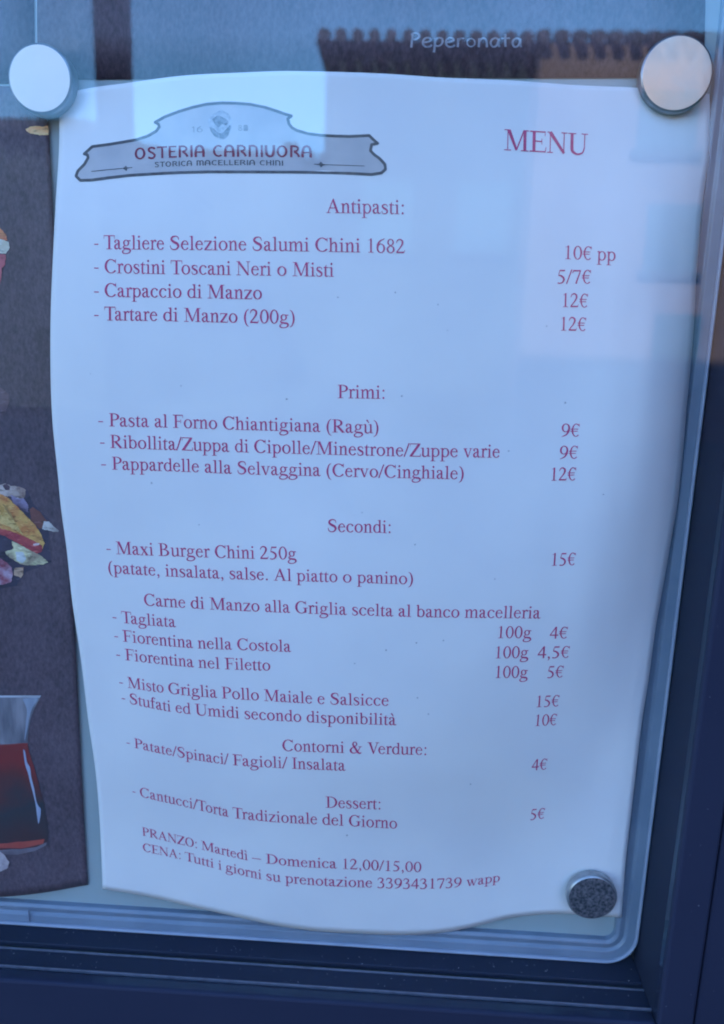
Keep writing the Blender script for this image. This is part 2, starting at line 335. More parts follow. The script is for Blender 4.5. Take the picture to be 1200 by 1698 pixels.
sheet('paper_sheet', S, flat(0.3), slate_b, cor)
# ------------------------------------------------------------------ letter shapes
def ring(cx, cy, rx, ry, tx, ty, a0=0, a1=360, n=None):
    n = n or max(6, int(abs(a1-a0)/13)); q = []; tx += 4; ty += 10
    A = [math.radians(a0+(a1-a0)*k/n) for k in range(n+1)]
    for a, b in zip(A[:-1], A[1:]):
        q.append([(cx+rx*math.cos(a), cy+ry*math.sin(a)), (cx+rx*math.cos(b), cy+ry*math.sin(b)), (cx+(rx-tx)*math.cos(b), cy+(ry-ty)*math.sin(b)), (cx+(rx-tx)*math.cos(a), cy+(ry-ty)*math.sin(a))])
    return q
def st(*p, n=5):
    P = np.array(p, float); P[:,2] += 9
    if len(P) > 2:
        k = np.arange(len(P)); tt = np.linspace(0, len(P)-1, (len(P)-1)*n+1); P = np.stack([herm(k, P[:,i], tt) for i in range(3)], -1)
    d = np.gradient(P[:,:2], axis=0); d /= np.maximum(np.hypot(d[:,0], d[:,1]), 1e-6)[:,None]; nn = np.stack([-d[:,1], d[:,0]], -1)
    A = P[:,:2]+nn*P[:,2:]/2; B = P[:,:2]-nn*P[:,2:]/2
    return [[tuple(A[i]), tuple(A[i+1]), tuple(B[i+1]), tuple(B[i])] for i in range(len(P)-1)]
def rc(x0, y0, x1, y1):
    if y1-y0 < 40: y0 -= 4; y1 += 5
    return [[(x0,y0),(x1,y0),(x1,y1),(x0,y1)]]
def pg(*p): return [list(p)]
def dc(x, y, r, n=12): return [[(x+r*math.cos(2*math.pi*k/n), y+r*math.sin(2*math.pi*k/n)) for k in range(n)]]
def ts(x, y, w=82, l=75, s=20): return pg((x-l, y-s-12), (x, y-s-38), (x+w, y+2), (x+w*0.8, y+6), (x-l, y-s+4))   # slanted head serif
G = {}
G['a'] = (444, dc(92,345,40)+st((62,350,50),(95,420,42),(190,444,30),(265,410,70),(286,330,80),(286,200,80))+rc(246,80,326,300)+st((286,100,80),(320,25,55),(375,18,38),(440,60,18))+st((285,285,25),(165,235,48),(88,165,72),(82,85,82),(135,22,62),(205,28,34),(280,90,22)))
bowl_r = lambda cx: ring(cx,225,205,235,84,30,-130,130)
G['b'] = (500, rc(73,15,153,670)+ts(73,670,80,68)+ring(262,225,206,235,85,32,-140,140))
G['c'] = (444, ring(245,225,220,235,92,30,48,322)+dc(368,365,44))
G['d'] = (500, rc(345,10,425,670)+ts(345,670,80,68)+rc(400,12,492,40)+ring(238,225,211,235,88,32,40,320))
G['e'] = (444, ring(232,225,207,235,84,30,70,328)+ring(232,225,180,235,62,30,5,100)+rc(60,258,408,288))
G['f'] = (333, rc(103,0,185,560)+st((144,520,82),(160,620,75),(225,672,38),(290,655,28))+dc(318,628,38)+rc(20,416,309,450)+rc(20,0,275,20))
G['g'] = (500, ring(230,305,162,154,72,28)+rc(320,395,470,432)+st((160,175,30),(85,120,50),(100,60,55),(250,30,78),(395,8,85),(450,-75,72),(375,-165,42),(235,-203,34),(90,-185,48),(38,-120,58),(85,-45,35),(180,10,22)))
def arch(x): return st((x,340,22),(x+60,420,36),(x+125,448,48),(x+190,420,72),(x+215,330,82),(x+217,200,82))+rc(x+176,0,x+258,240)
G['h'] = (500, rc(73,0,155,670)+ts(73,670,82,68)+arch(150)+rc(5,0,230,20)+rc(275,0,495,20))
G['i'] = (278, rc(98,0,180,430)+ts(98,455,82,82)+rc(16,0,258,20)+dc(138,612,54))
G['ì'] = (278, rc(98,0,180,430)+ts(98,455,82,82)+rc(16,0,258,20)+pg((20,678),(110,690),(190,520),(160,515)))
G['l'] = (278, rc(96,0,178,670)+ts(96,675,82,78)+rc(14,0,260,20))
G['m'] = (778, rc(83,0,163,430)+ts(83,455,80,72)+arch(158)+arch(430)+rc(12,0,240,20)+rc(285,0,505,20)+rc(560,0,778,20))
G['n'] = (500, rc(83,0,163,430)+ts(83,455,80,72)+arch(158)+rc(12,0,240,20)+rc(285,0,495,20))
G['o'] = (500, ring(250,225,222,236,88,32))
G['p'] = (500, rc(75,-205,157,430)+ts(75,455,82,72)+ring(265,225,206,235,85,32,-140,140)+rc(5,-217,250,-197))
G['r'] = (333, rc(83,0,165,430)+ts(83,455,82,72)+st((160,345,22),(205,420,40),(262,445,62),(300,430,60))+dc(302,410,46)+rc(5,0,252,20))
G['s'] = (389, st((322,325,18),(300,410,28),(200,445,36),(100,405,60),(88,320,72),(190,245,90),(295,175,82),(310,80,66),(225,8,38),(115,12,32),(65,70,25),(52,145,16)))
G['t'] = (278, rc(72,90,154,450)+pg((13,420),(72,450),(154,579),(154,450),(154,420))+rc(20,416,262,450)+st((113,100,82),(125,32,68),(180,12,42),(272,48,18)))
G['u'] = (500, rc(70,130,152,440)+ts(70,465,82,68)+st((111,160,82),(118,65,78),(185,12,52),(270,20,36),(350,90,22))+rc(345,10,427,440)+ts(345,465,82,68)+rc(400,12,495,40))
G['ù'] = (500, G['u'][1]+pg((130,678),(225,690),(305,520),(272,515)))
G['à'] = (444, G['a'][1]+pg((110,678),(200,690),(280,520),(247,515)))
G['v'] = (500, st((92,440,88),(258,0,60))+st((408,440,32),(262,-5,26))+rc(5,430,212,450)+rc(335,430,492,450))
G['w'] = (722, st((88,440,84),(240,0,58))+st((365,440,30),(242,-5,26))+st((330,440,84),(478,0,58))+st((640,440,30),(480,-5,26))+rc(5,430,200,450)+rc(270,430,420,450)+rc(560,430,715,450))
G['x'] = (500, st((95,440,88),(405,8,88))+st((385,440,30),(98,8,30))+rc(15,430,215,450)+rc(300,430,470,450)+rc(15,0,185,20)+rc(285,0,490,20))
G['z'] = (444, rc(50,418,412,450)+st((372,435,82),(72,15,82))+rc(30,0,415,32)+rc(38,340,60,450)+rc(400,0,422,120))
G['A'] = (722, st((352,640,36),(95,8,34))+pg((338,674),(380,674),(628,8),(520,8),(318,560))+rc(180,215,490,247)+rc(15,0,218,20)+rc(452,0,706,20))
G['B'] = (667, rc(112,10,212,655)+rc(17,642,310,662)+rc(212,328,310,358)+rc(17,0,310,22)+ring(300,502,210,160,100,32,-92,92)+ring(300,178,292,180,108,32,-92,92))
G['C'] = (667, ring(365,331,337,345,112,32,42,322)+pg((598,470),(618,470),(618,676),(596,676),(575,600)))
G['D'] = (722, rc(115,10,217,655)+rc(16,642,310,662)+rc(16,0,310,22)+ring(300,331,388,331,112,30,-92,92))
G['E'] = (611, rc(112,10,214,655)+rc(12,630,555,662)+rc(534,520,556,662)+rc(12,0,575,32)+pg((545,0),(575,0),(597,170),(577,170))+rc(214,325,430,357)+rc(425,245,447,435))
G['F'] = (556, rc(112,10,214,655)+rc(12,630,542,662)+rc(522,520,544,662)+rc(214,320,420,352)+rc(415,240,437,430)+rc(12,0,290,20))
G['G'] = (722, G['C'][1]+rc(528,40,630,300)+rc(448,290,709,312))
G['I'] = (333, rc(115,10,217,655)+rc(18,642,315,662)+rc(18,0,315,20))
G['L'] = (611, rc(112,10,214,655)+rc(12,642,300,662)+rc(12,0,570,30)+pg((545,0),(570,0),(598,174),(578,174)))
G['M'] = (889, rc(118,10,148,650)+st((165,655,108),(442,25,70))+st((438,15,34),(695,655,34))+rc(680,10,782,655)+rc(12,642,205,662)+rc(670,642,863,662)+rc(12,0,255,20)+rc(595,0,863,20))
G['N'] = (722, rc(100,10,132,650)+st((110,655,105),(606,5,80))+rc(580,0,612,655)+rc(12,642,165,662)+rc(500,642,707,662)+rc(12,0,225,20))
G['O'] = (722, ring(361,331,327,345,112,32))
G['P'] = (556, rc(100,10,202,655)+rc(16,642,300,662)+rc(202,310,300,340)+rc(16,0,295,20)+ring(290,486,252,176,108,32,-92,92))
G['R'] = (667, G['P'][1]+st((285,325,100),(575,12,100))+rc(500,0,660,20))
G['S'] = (556, st((470,480,20),(435,610,36),(300,655,42),(150,600,78),(115,480,95),(230,380,112),(400,290,112),(450,160,95),(350,35,52),(190,15,42),(80,90,34),(52,215,20)))
G['T'] = (611, rc(254,10,356,655)+rc(17,630,593,662)+rc(17,500,40,662)+rc(570,500,593,662)+rc(155,0,455,20))
G['U'] = (722, rc(102,200,204,655)+rc(575,200,608,655)+st((153,230,102),(175,100,92),(290,15,62),(420,10,46),(540,75,38),(591,220,33))+rc(14,642,300,662)+rc(480,642,705,662))
G['V'] = (697, pg((90,652),(205,652),(385,100),(360,-10),(335,-10))+st((575,650,36),(358,0,30))+rc(10,642,270,662)+rc(470,642,690,662))
G['Z'] = (597, rc(40,630,570,662)+st((520,640,112),(80,20,112))+rc(9,0,575,32)+rc(40,510,62,662)+rc(560,0,590,160))
G['0'] = (500, ring(250,331,224,345,88,32))
G['1'] = (500, rc(212,10,296,672)+pg((110,575),(112,590),(290,676),(296,600),(212,610))+rc(115,0,395,20))
G['2'] = (500, st((38,480,20),(90,600,40),(210,655,58),(330,590,78),(345,470,86),(270,310,62),(140,150,48),(50,40,44))+rc(32,0,420,72)+pg((400,0),(430,0),(476,142),(450,142)))
G['3'] = (500, st((45,510,18),(120,630,42),(230,655,48),(335,585,74),(320,450,70),(180,350,28))+st((180,350,28),(320,330,52),(392,220,82),(350,70,70),(220,2,44),(60,28,52))+dc(72,42,38))
G['4'] = (500, st((318,655,44),(35,205,40))+rc(12,165,472,231)+rc(292,0,374,676))
G['5'] = (500, pg((165,662),(432,662),(402,588),(140,588))+st((160,655,26),(98,395,26))+st((92,395,40),(220,370,74),(350,270,86),(368,150,82),(290,40,54),(170,2,44),(60,25,52)))
G['6'] = (500, ring(252,212,218,226,88,32)+st((78,220,86),(105,400,86),(225,570,62),(445,672,18)))
G['7'] = (500, rc(60,588,450,662)+st((430,620,46),(215,-8,74))+pg((20,505),(38,497),(110,590),(60,662)))
G['8'] = (500, ring(246,510,168,166,72,34)+ring(250,168,205,182,84,34))
G['9'] = (500, ring(248,450,218,226,88,32)+st((422,440,86),(395,262,86),(275,92,62),(55,-10,18)))
G['€'] = (500, ring(292,331,232,345,76,32,48,312)+rc(5,372,400,404)+rc(5,258,375,290)+pg((445,500),(462,500),(462,672),(440,665),(425,620)))
G['-'] = (333, rc(42,200,288,252))
G['–'] = (500, rc(0,198,500,236))
G[':'] = (278, dc(140,410,54)+dc(140,42,54))
G['.'] = (250, dc(125,42,54))
G[','] = (250, dc(120,45,54)+st((150,30,50),(150,-50,36),(80,-130,14)))
G['/'] = (278, st((12,-20,50),(268,680,50)))
G['('] = (333, st((300,676,14),(170,560,48),(98,250,86),(170,-60,48),(300,-175,14)))
G[')'] = (333, st((33,676,14),(163,560,48),(235,250,86),(163,-60,48),(33,-175,14)))
G['&'] = (778, st((700,70,24),(620,8,70),(500,60,100),(330,330,104),(225,500,82),(260,625,50),(360,650,34),(430,560,60),(400,460,50),(240,350,40),(110,240,84),(100,110,98),(200,15,60),(340,20,42),(500,130,36),(640,390,30))+rc(540,380,740,402))
G[' '] = (250, [])
# art-nouveau style capitals of the shop emblem
def S_(w, *p): return st(*[(x, y, w*1.12) for x, y in p])
w_ = 105
D = {' ': (330, []),
 'O': (660, ring(310,340,280,350,120,90)), 'S': (520, S_(95,(430,560),(330,630),(200,640),(110,560),(150,430),(330,310),(410,190),(360,70),(230,30),(70,90))),
 'T': (560, rc(10,590,540,690)+rc(230,0,340,690)), 'E': (520, rc(60,0,180,690)+rc(60,600,470,690)+rc(60,320,400,400)+rc(60,0,480,90)),
 'R': (600, rc(60,0,180,690)+S_(90,(100,645),(330,640),(460,540),(420,400),(250,330))+S_(100,(280,330),(430,200),(520,30))),
 'I': (250, rc(70,0,190,690)), 'A': (620, S_(110,(95,0),(95,300),(150,560),(300,650),(450,560),(500,300),(500,0))+rc(100,250,500,330)),
 'C': (580, ring(330,340,290,350,115,90,50,310)), 'N': (600, rc(60,0,175,690)+S_(100,(110,630),(300,645),(440,570),(475,420),(480,200),(480,0))),
 'V': (600, S_(115,(95,690),(95,400),(150,130),(300,45),(440,130),(490,400),(490,690))),
 'M': (760, rc(60,0,170,690)+S_(95,(110,630),(260,640),(360,540),(375,300),(375,0))+S_(95,(375,540),(500,645),(620,600),(650,400),(650,0))),
 'L': (480, rc(60,0,175,690)+rc(60,0,440,95)), 'H': (600, rc(60,0,175,690)+rc(430,0,545,690)+rc(100,310,500,400)),
 '1': (330, rc(120,0,200,690)+S_(70,(30,560),(150,670))), '6': (520, ring(250,210,210,220,70,60)+S_(70,(80,240),(120,480),(330,670))),
 '8': (520, ring(250,510,150,170,65,55)+ring(250,175,190,180,70,60)), '2': (520, S_(70,(60,540),(180,650),(350,630),(400,480),(280,280),(60,40),(440,40)))}
# round handwriting of the poster heading
S_ = lambda w, *p: st(*[(x, y, w*1.35) for x, y in p])
Hn = {'P': (470, S_(62,(60,-20),(90,300),(130,680))+S_(60,(60,600),(200,690),(360,640),(380,500),(260,390),(120,370))),
 'e': (450, S_(60,(80,230),(250,260),(370,330),(320,440),(190,450),(80,330),(70,140),(170,20),(330,30),(420,110))),
 'p': (470, S_(62,(40,-260),(80,100),(110,440))+S_(58,(110,350),(230,450),(370,420),(400,260),(320,100),(170,50),(100,110))),
 'r': (380, S_(62,(80,0),(100,220),(110,440))+S_(58,(110,300),(200,420),(340,430))),
 'o': (470, ring(235,225,190,230,62,58)), 'n': (480, S_(62,(70,0),(90,220),(100,440))+S_(58,(100,260),(200,420),(320,430),(390,280),(400,0))),
 'a': (470, S_(60,(370,400),(250,450),(110,350),(80,160),(160,30),(290,70),(380,280),(390,430),(385,200),(420,10))),
 't': (400, S_(62,(200,650),(190,300),(200,20))+S_(56,(30,430),(200,440),(380,450)))}
def tri(polys):
    V, Fc = [], []
    rj = random.Random(3)
    for p in polys:
        p = [(x+rj.uniform(-.004,.004), y+rj.uniform(-.004,.004)) for x, y in p]
        a = sum(p[i][0]*p[(i+1)%len(p)][1]-p[(i+1)%len(p)][0]*p[i][1] for i in range(len(p)))
        if a < 0: p = p[::-1]
        if abs(a) < 1: continue
        k = len(V); V += [Vector(q) for q in p]; Fc.append(list(range(k, k+len(p))))
    if not Fc: return np.zeros((0, 2)), []
    r = delaunay_2d_cdt(V, [], Fc, 0, 1e-5)
    T = [f for f, o in zip(r[2], r[5]) if len(o) > 0]
    return np.array([tuple(v) for v in r[0]]), T
CACHE = {}
def glyph(tab, ch):
    k = (id(tab), ch)
    if k not in CACHE: CACHE[k] = (tab[ch][0],)+tri(tab[ch][1])
    return CACHE[k]
KERN = {'Ta':-80,'To':-80,'Tr':-60,'Tu':-60,'Pa':-20,'Ve':-90,'Fa':-20,'Av':-60,'11':-20}
def lean(x, y):                    # how far the sheet's upright runs sideways per unit up, in the picture
    return grid_interp([80, 600, 1100], [150, 600, 1000, 1500], [[-0.03,0.0,0.04],[-0.01,0.0,0.05],[-0.10,0.0,0.12],[-0.08,0.0,0.17]], x, y)
def text(name, s, pts, m, parent, hf, em=None, tab=G, anchors=None, off=0.12, kern=True, skew=0.0, bold=0.0):
    xs = []; x = 0
    for i, ch in enumerate(s):
        if kern and i and s[i-1]+ch in KERN: x += KERN[s[i-1]+ch]
        xs.append(x); x += glyph(tab, ch)[0]
    x_end = x-(30 if tab is G else 20)
    x_in = 42 if s[0] == '-' else 20
    ks, kx = [x_in], [pts[0][0]]
    words = [0]+[i+1 for i, c in enumerate(s) if c == ' ']
    for wi, px in (anchors or []): ks.append(xs[words[wi]]+15); kx.append(px)
    ks.append(x_end); kx.append(pts[-1][0])
    P = np.array([(p[0], p[1], p[2] if len(p) > 2 else em) for p in pts], float)
    V, Fc = [], []
    for x0, ch in zip(xs, s):
        adv, gv, gf = glyph(tab, ch)
        if len(gf) == 0: continue
        k = len(V) and sum(len(v) for v in V)
        X = np.interp(gv[:,0]+x0, ks, kx); lo, hi = gv[:,0]+x0 < ks[0], gv[:,0]+x0 > ks[-1]
        X = np.where(lo, kx[0]+(gv[:,0]+x0-ks[0])*(kx[1]-kx[0])/(ks[1]-ks[0]), X)
        X = np.where(hi, kx[-1]+(gv[:,0]+x0-ks[-1])*(kx[-1]-kx[-2])/(ks[-1]-ks[-2]), X)
        by = herm(P[:,0], P[:,1], X); sl = (P[-1,1]-P[-2,1])/(P[-1,0]-P[-2,0])
        E = herm(P[:,0], P[:,2], X); up = gv[:,1]/1000*E
        V.append(np.stack([X+up*(lean(X, by)+skew), by-up], -1)); Fc += [tuple(int(q)+k for q in f) for f in gf]
    V = np.vstack(V); h = hf(V[:,0], V[:,1])+off*mm
    W = at(V[:,0], V[:,1], h)
    # faces must look out of the wall
    out = []
    for f in Fc:
        a, b, c = W[f[0]], W[f[1]], W[f[2]]
        out.append(f if np.cross(b-a, c-a)[1] < 0 else f[::-1])
    return mesh_obj(name, W.tolist(), out, m, parent)
def shape(name, pts, m, parent, hf, off=0.1, smooth_=False):
    P = [tuple(p) for p in pts]
    if smooth_:
        Q = np.array(P+[P[0]], float); k = np.arange(len(Q)); tt = np.linspace(0, len(Q)-1, (len(Q)-1)*4+1)[:-1]
        P = list(zip(herm(k, Q[:,0], tt), herm(k, Q[:,1], tt)))
    # cut along a fine lattice so that the print follows the sheet
    a = sum(P[i][0]*P[(i+1)%len(P)][1]-P[(i+1)%len(P)][0]*P[i][1] for i in range(len(P)))
    if a < 0: P = P[::-1]
    bx0, bx1 = min(p[0] for p in P), max(p[0] for p in P); by0, by1 = min(p[1] for p in P), max(p[1] for p in P)
    V = [Vector(p) for p in P]; n = len(V)
    step = max(6.0, (bx1-bx0)/45)
    gx = np.arange(bx0+step/2, bx1, step); gy = np.arange(by0+step/2, by1, step)
    V += [Vector((x, y)) for x in gx for y in gy]
    r = delaunay_2d_cdt(V, [], [list(range(n))], 0, 1e-4)
    T = [f for f, o in zip(r[2], r[5]) if len(o) > 0]; vv = np.array([tuple(v) for v in r[0]])
    W = at(vv[:,0], vv[:,1], hf(vv[:,0], vv[:,1])+off*mm); out = []
    for f in T:
        q, b, c = W[f[0]], W[f[1]], W[f[2]]
        out.append(f if np.cross(b-q, c-q)[1] < 0 else f[::-1])
    return mesh_obj(name, W.tolist(), out, m, parent)
def band(name, pts, wd, m, parent, hf, off=0.14, closed=True):
    polys = []
    Q = list(pts)+([pts[0]] if closed else [])
    for (x0, y0), (x1, y1) in zip(Q[:-1], Q[1:]):
        L = math.hypot(x1-x0, y1-y0); nx, ny = -(y1-y0)/L*wd/2, (x1-x0)/L*wd/2
        polys.append([(x0+nx,y0+ny),(x1+nx,y1+ny),(x1-nx,y1-ny),(x0-nx,y0-ny)])
    polys += [dc(x, y, wd/2, 8)[0] for x, y in pts]
    vv, T = tri(polys)
    W = at(vv[:,0], vv[:,1], hf(vv[:,0], vv[:,1])+off*mm); out = []
    for f in T:
        q, b, c = W[f[0]], W[f[1]], W[f[2]]
        out.append(f if np.cross(b-q, c-q)[1] < 0 else f[::-1])
    return mesh_obj(name, W.tolist(), out, m, parent)
# ------------------------------------------------------------------ the printing on the menu
def item(s, pts, em=None, an=None): return text('printed_line', s, pts, ink_red, menu, h_menu, em, anchors=an)
def head(s, pts, em): return text('printed_heading', s, pts, ink_red, menu, h_menu, em)
def price(s, pts, em, skew=0.0): return text('printed_price', s, pts, ink_red, menu, h_menu, em, skew=skew)
text('printed_title', 'MENU', [(836,249),(905,253),(973,257)], ink_red, menu, h_menu, 52)
head('Antipasti:', [(541,353),(605,354),(671,355.5)], 35)
item('- Tagliere Selezione Salumi Chini 1682', [(156,413),(300,414.5),(510,417),(671,420)], 34.5, [(1,172),(2,281),(3,418),(4,522),(5,607)])
item('- Crostini Toscani Neri o Misti', [(156,452.5),(300,455),(440,457),(553,459)], 34.5, [(1,173),(2,283),(3,392),(4,459),(5,485)])
item('- Carpaccio di Manzo', [(156,492),(300,494),(434,496.5)], 34, [(1,173),(2,310),(3,344)])
item('- Tartare di Manzo (200g)', [(156,531),(290,533),(400,535.5),(489,537)], 34, [(1,173),(2,270),(3,305),(4,403)])
price('10€ pp', [(934,429.5),(975,431),(1020,433)], 33.5)
price('5/7€', [(923,470),(979,470.5)], 34)
price('12€', [(930,509),(974,510)], 34)
price('12€', [(927,548),(971,549)], 33.5)
head('Primi:', [(560,660),(639,661.5)], 33)
item('- Pasta al Forno Chiantigiana (Ragù)', [(163,706.5),(277,709),(360,711.7),(528,716.3),(628,719)], 32.5, [(1,181),(2,256),(3,287),(4,369),(5,540)])
item('- Ribollita/Zuppa di Cipolle/Minestrone/Zuppe varie', [(166,742),(300,746.7),(422,750.7),(520,753.3),(680,757),(828,759)], 32.5, [(1,183),(2,389),(3,421),(4,768)])
item('- Pappardelle alla Selvaggina (Cervo/Cinghiale)', [(168,778),(330,783.3),(393,786),(528,789.5),(769,795)], 32, [(1,186),(2,339),(3,393),(4,540)])
price('9€', [(930,724),(960,724)], 32); price('9€', [(927,761),(957,760.5)], 32); price('12€', [(911,797),(954,796.5)], 32)
head('Secondi:', [(543,882),(649,884)], 31.5)
item('- Maxi Burger Chini 250g', [(177,918),(262,921.5),(400,926),(491,928)], 31.5, [(1,193),(2,263),(3,356),(4,431)])
item('(patate, insalata, salse. Al piatto o panino)', [(179,950),(274,955.5),(380,960),(454,962.5),(560,965.5),(685,969)], 30, [(1,274),(2,380),(3,454),(4,492),(5,568),(6,592)])
price('15€', [(912,938),(953,937)], 31)
item('Carne di Manzo alla Griglia scelta al banco macelleria', [(239,1004),(349,1010.5),(489,1016.5),(583,1020),(690,1023),(895,1025.5)], 30, [(1,316),(2,348),(3,439),(4,489),(5,583),(6,660),(7,690),(8,770)])
item('- Tagliata', [(187,1030.5),(230,1035.5),(291,1040)], 29, [(1,202)])
item('- Fiorentina nella Costola', [(190,1062),(250,1068.5),(328,1075),(393,1077.5),(482,1081)], 29, [(1,204),(2,328),(3,393)])
item('- Fiorentina nel Filetto', [(193,1092.5),(260,1100.5),(329,1107),(373,1109.5),(448,1112)], 28.5, [(1,208),(2,329),(3,373)])
price('100g', [(823,1058),(880,1058)], 29.5); price('4€', [(911,1059),(940,1058.5)], 29)
price('100g', [(819,1091.5),(875,1091)], 29.5); price('4,5€', [(891,1091.5),(943,1090.5)], 29)
price('100g', [(819,1124),(874,1124)], 29.5); price('5€', [(906,1124),(933,1123)], 29)
item('- Misto Griglia Pollo Maiale e Salsicce', [(198,1138,27),(272,1149,28),(358,1157,29),(438,1162,29),(547,1168,29),(644,1170.5,29)], None, [(1,212),(2,279),(3,368),(4,438),(5,526),(6,547)])
item('- Stufati ed Umidi secondo disponibilità', [(202,1164,26.5),(283,1180,27.5),(395,1191,28.5),(498,1197,28.5),(656,1202.5,28.5)], None, [(1,215),(2,291),(3,324),(4,405),(5,508)])
price('15€', [(887,1172.5),(926,1171)], 28); price('10€', [(885,1204),(922,1202)], 28)
head('Contorni & Verdure:', [(468,1245),(590,1249),(708,1252)], 28.5)
item('- Patate/Spinaci/ Fagioli/ Insalata', [(210,1237,24),(285,1253,25.5),(372,1267,27),(466,1273.5,28),(572,1278,28)], None, [(1,223),(2,386),(3,484)])
price('4€', [(881,1277.5),(906,1275.5)], 27)
head('Dessert:', [(540,1339),(632,1342)], 28)
item('- Cantucci/Torta Tradizionale del Giorno', [(220,1318,24),(321,1341,25.5),(387,1356,26.5),(450,1362.5,27.5),(530,1367,28),(658,1374,28)], None, [(1,232),(2,386),(3,534),(4,578)])
price('5€', [(878,1359.5),(902,1357)], 26.5)
item('PRANZO: Martedì – Domenica 12,00/15,00', [(236,1385,21),(325,1406,22),(411,1426.5,23.5),(490,1436.5,24.5),(560,1440,25),(698,1446,25)], None, [(1,334),(2,418),(3,441),(4,566)])
item('CENA: Tutti i giorni su prenotazione 3393431739 wapp', [(237,1411,20.5),(301,1425,21.5),(364,1441.5,22.5),(433,1458,24),(500,1466,24.5),(615,1471.5,25),(700,1473.5,25),(764,1470.5,24),(828,1461.5,22)], None, [(1,307),(2,362),(3,374),(4,441),(5,473),(6,625),(7,773)])
# shop emblem printed at the head of the sheet
lg = [(153,243.3),(180,239.8),(203,236),(226.7,231.7),(245,225.8),(259,217.7),(264,210.7),(262.5,206),(257,203),(273,194),(296.7,185),(320,178),(343,172.9),(366.7,171),(391.7,171.5),(415,173.3),(438,178),(459,184.5),(473,189.7),(483,192.5),(477,197),(479,206),(484,212),(492,216.5),(510.7,222),(531.7,224.7),(555,225.8),(578,226.5),(612,225),(619,232),(626,238),(616,240),(614,250),(620,256.5),(629,263),(637.8,272.5),(639,280.7),(632,287),(615.7,289.5),(578,287.7),(496.7,285.8),(438,285.5),(380,285.3),(343,285.3),(296.7,286.5),(250,288.8),(215,291),(180,295),(152,298.8),(133,299.3),(126,292.3),(128.7,284),(140,272.5),(146,262),(145,257),(139.5,255.5)]
panel = shape('emblem_panel', lg, logo_fill, menu, h_menu, 0.05)
band('emblem_border', lg, 4.8, ink_grey, panel, h_menu, 0.10)
text('emblem_lettering', 'OSTERIA CARNIVORA', [(223,265),(280,262),(336,260.5),(430,260.5),(518,261.5)], ink_maroon, panel, h_menu, 28.5, tab=D, anchors=[(1,352)], off=0.12)
text('emblem_lettering', 'STORICA MACELLERIA CHINI', [(256,277.5),(320,275),(380,274),(430,274.3),(470,275)], ink_grey, panel, h_menu, 12.5, tab=D, anchors=[(1,325),(2,430)], off=0.12)
text('emblem_number', '16', [(318,220),(337,219)], ink_faint, panel, h_menu, 14, tab=D, off=0.12)
text('emblem_number', '82', [(394,217),(412,217)], ink_faint, panel, h_menu, 14, tab=D, off=0.12)
band('emblem_arrow', [(152,284.5),(180,281.5),(219,278)], 1.3, ink_grey, panel, h_menu, 0.12, False)
shape('emblem_arrow_head', [(203,279.5),(209,275),(211,278),(220,277.5),(211,280),(210,284)], ink_grey, panel, h_menu, 0.15)
band('emblem_arrow', [(521,272.5),(560,274),(604,275.5)], 1.3, ink_grey, panel, h_menu, 0.12, False)
shape('emblem_arrow_head', [(521,273),(529,271.5),(532,268),(535,272),(543,273.5),(535,275),(532,278),(529,274)], ink_grey, panel, h_menu, 0.15)
sh = shape('emblem_shield', [(344,200),(352,190),(366.7,182),(379,189),(385.5,200),(383,214),(378,227),(372,231),(364,232),(354,226),(348,214)], emblem_light, panel, h_menu, 0.10)
shape('shield_figure', [(347,211),(354,213),(360,219),(368,221),(376,213),(382,208),(380,219),(376,227),(366,230),(356,226),(350,219)], emblem_mid, sh, h_menu, 0.14, True)
shape('shield_figure', [(352,198),(360,192),(370,195),(378,201),(375,208),(368,206),(362,212),(356,206)], emblem_mid, sh, h_menu, 0.14, True)
# specks of dust on the inside of the sheet
speck = mat('speck', (0.34,0.34,0.37), (0.5,0.5,0.52), 900, rough=0.7)
polys = []
for x, y, r in [(251,801,2.2),(475,662,2),(666,657,1.8),(655,485,1.6),(560,493,1.4),(937,668,2),(843,748,1.6),(726,505,1.4),(688,903,1.8),(906,541,1.5),(600,850,1.2),(742,548,1.2),(640,1078,1.6),(690,1066,1.5),(735,1062,1.7),(588,1100,1.4),(692,1157,1.6),(710,1184,1.4),(300,640,1.2),(820,960,1.3),(330,870,1.2),(575,1385,1.5),(150,620,1.2),(1000,820,1.4),(780,1300,1.3)]:
    polys.append([(x+r*random.uniform(.7,1.3)*math.cos(a), y+r*random.uniform(.6,1.1)*math.sin(a)) for a in [k*math.pi/4 for k in range(8)]])
vv, T = tri(polys); Wp = at(vv[:,0], vv[:,1], h_menu(vv[:,0], vv[:,1])+0.1*mm)
o = mesh_obj('specks', Wp.tolist(), T, speck, menu); o['kind'] = 'stuff'
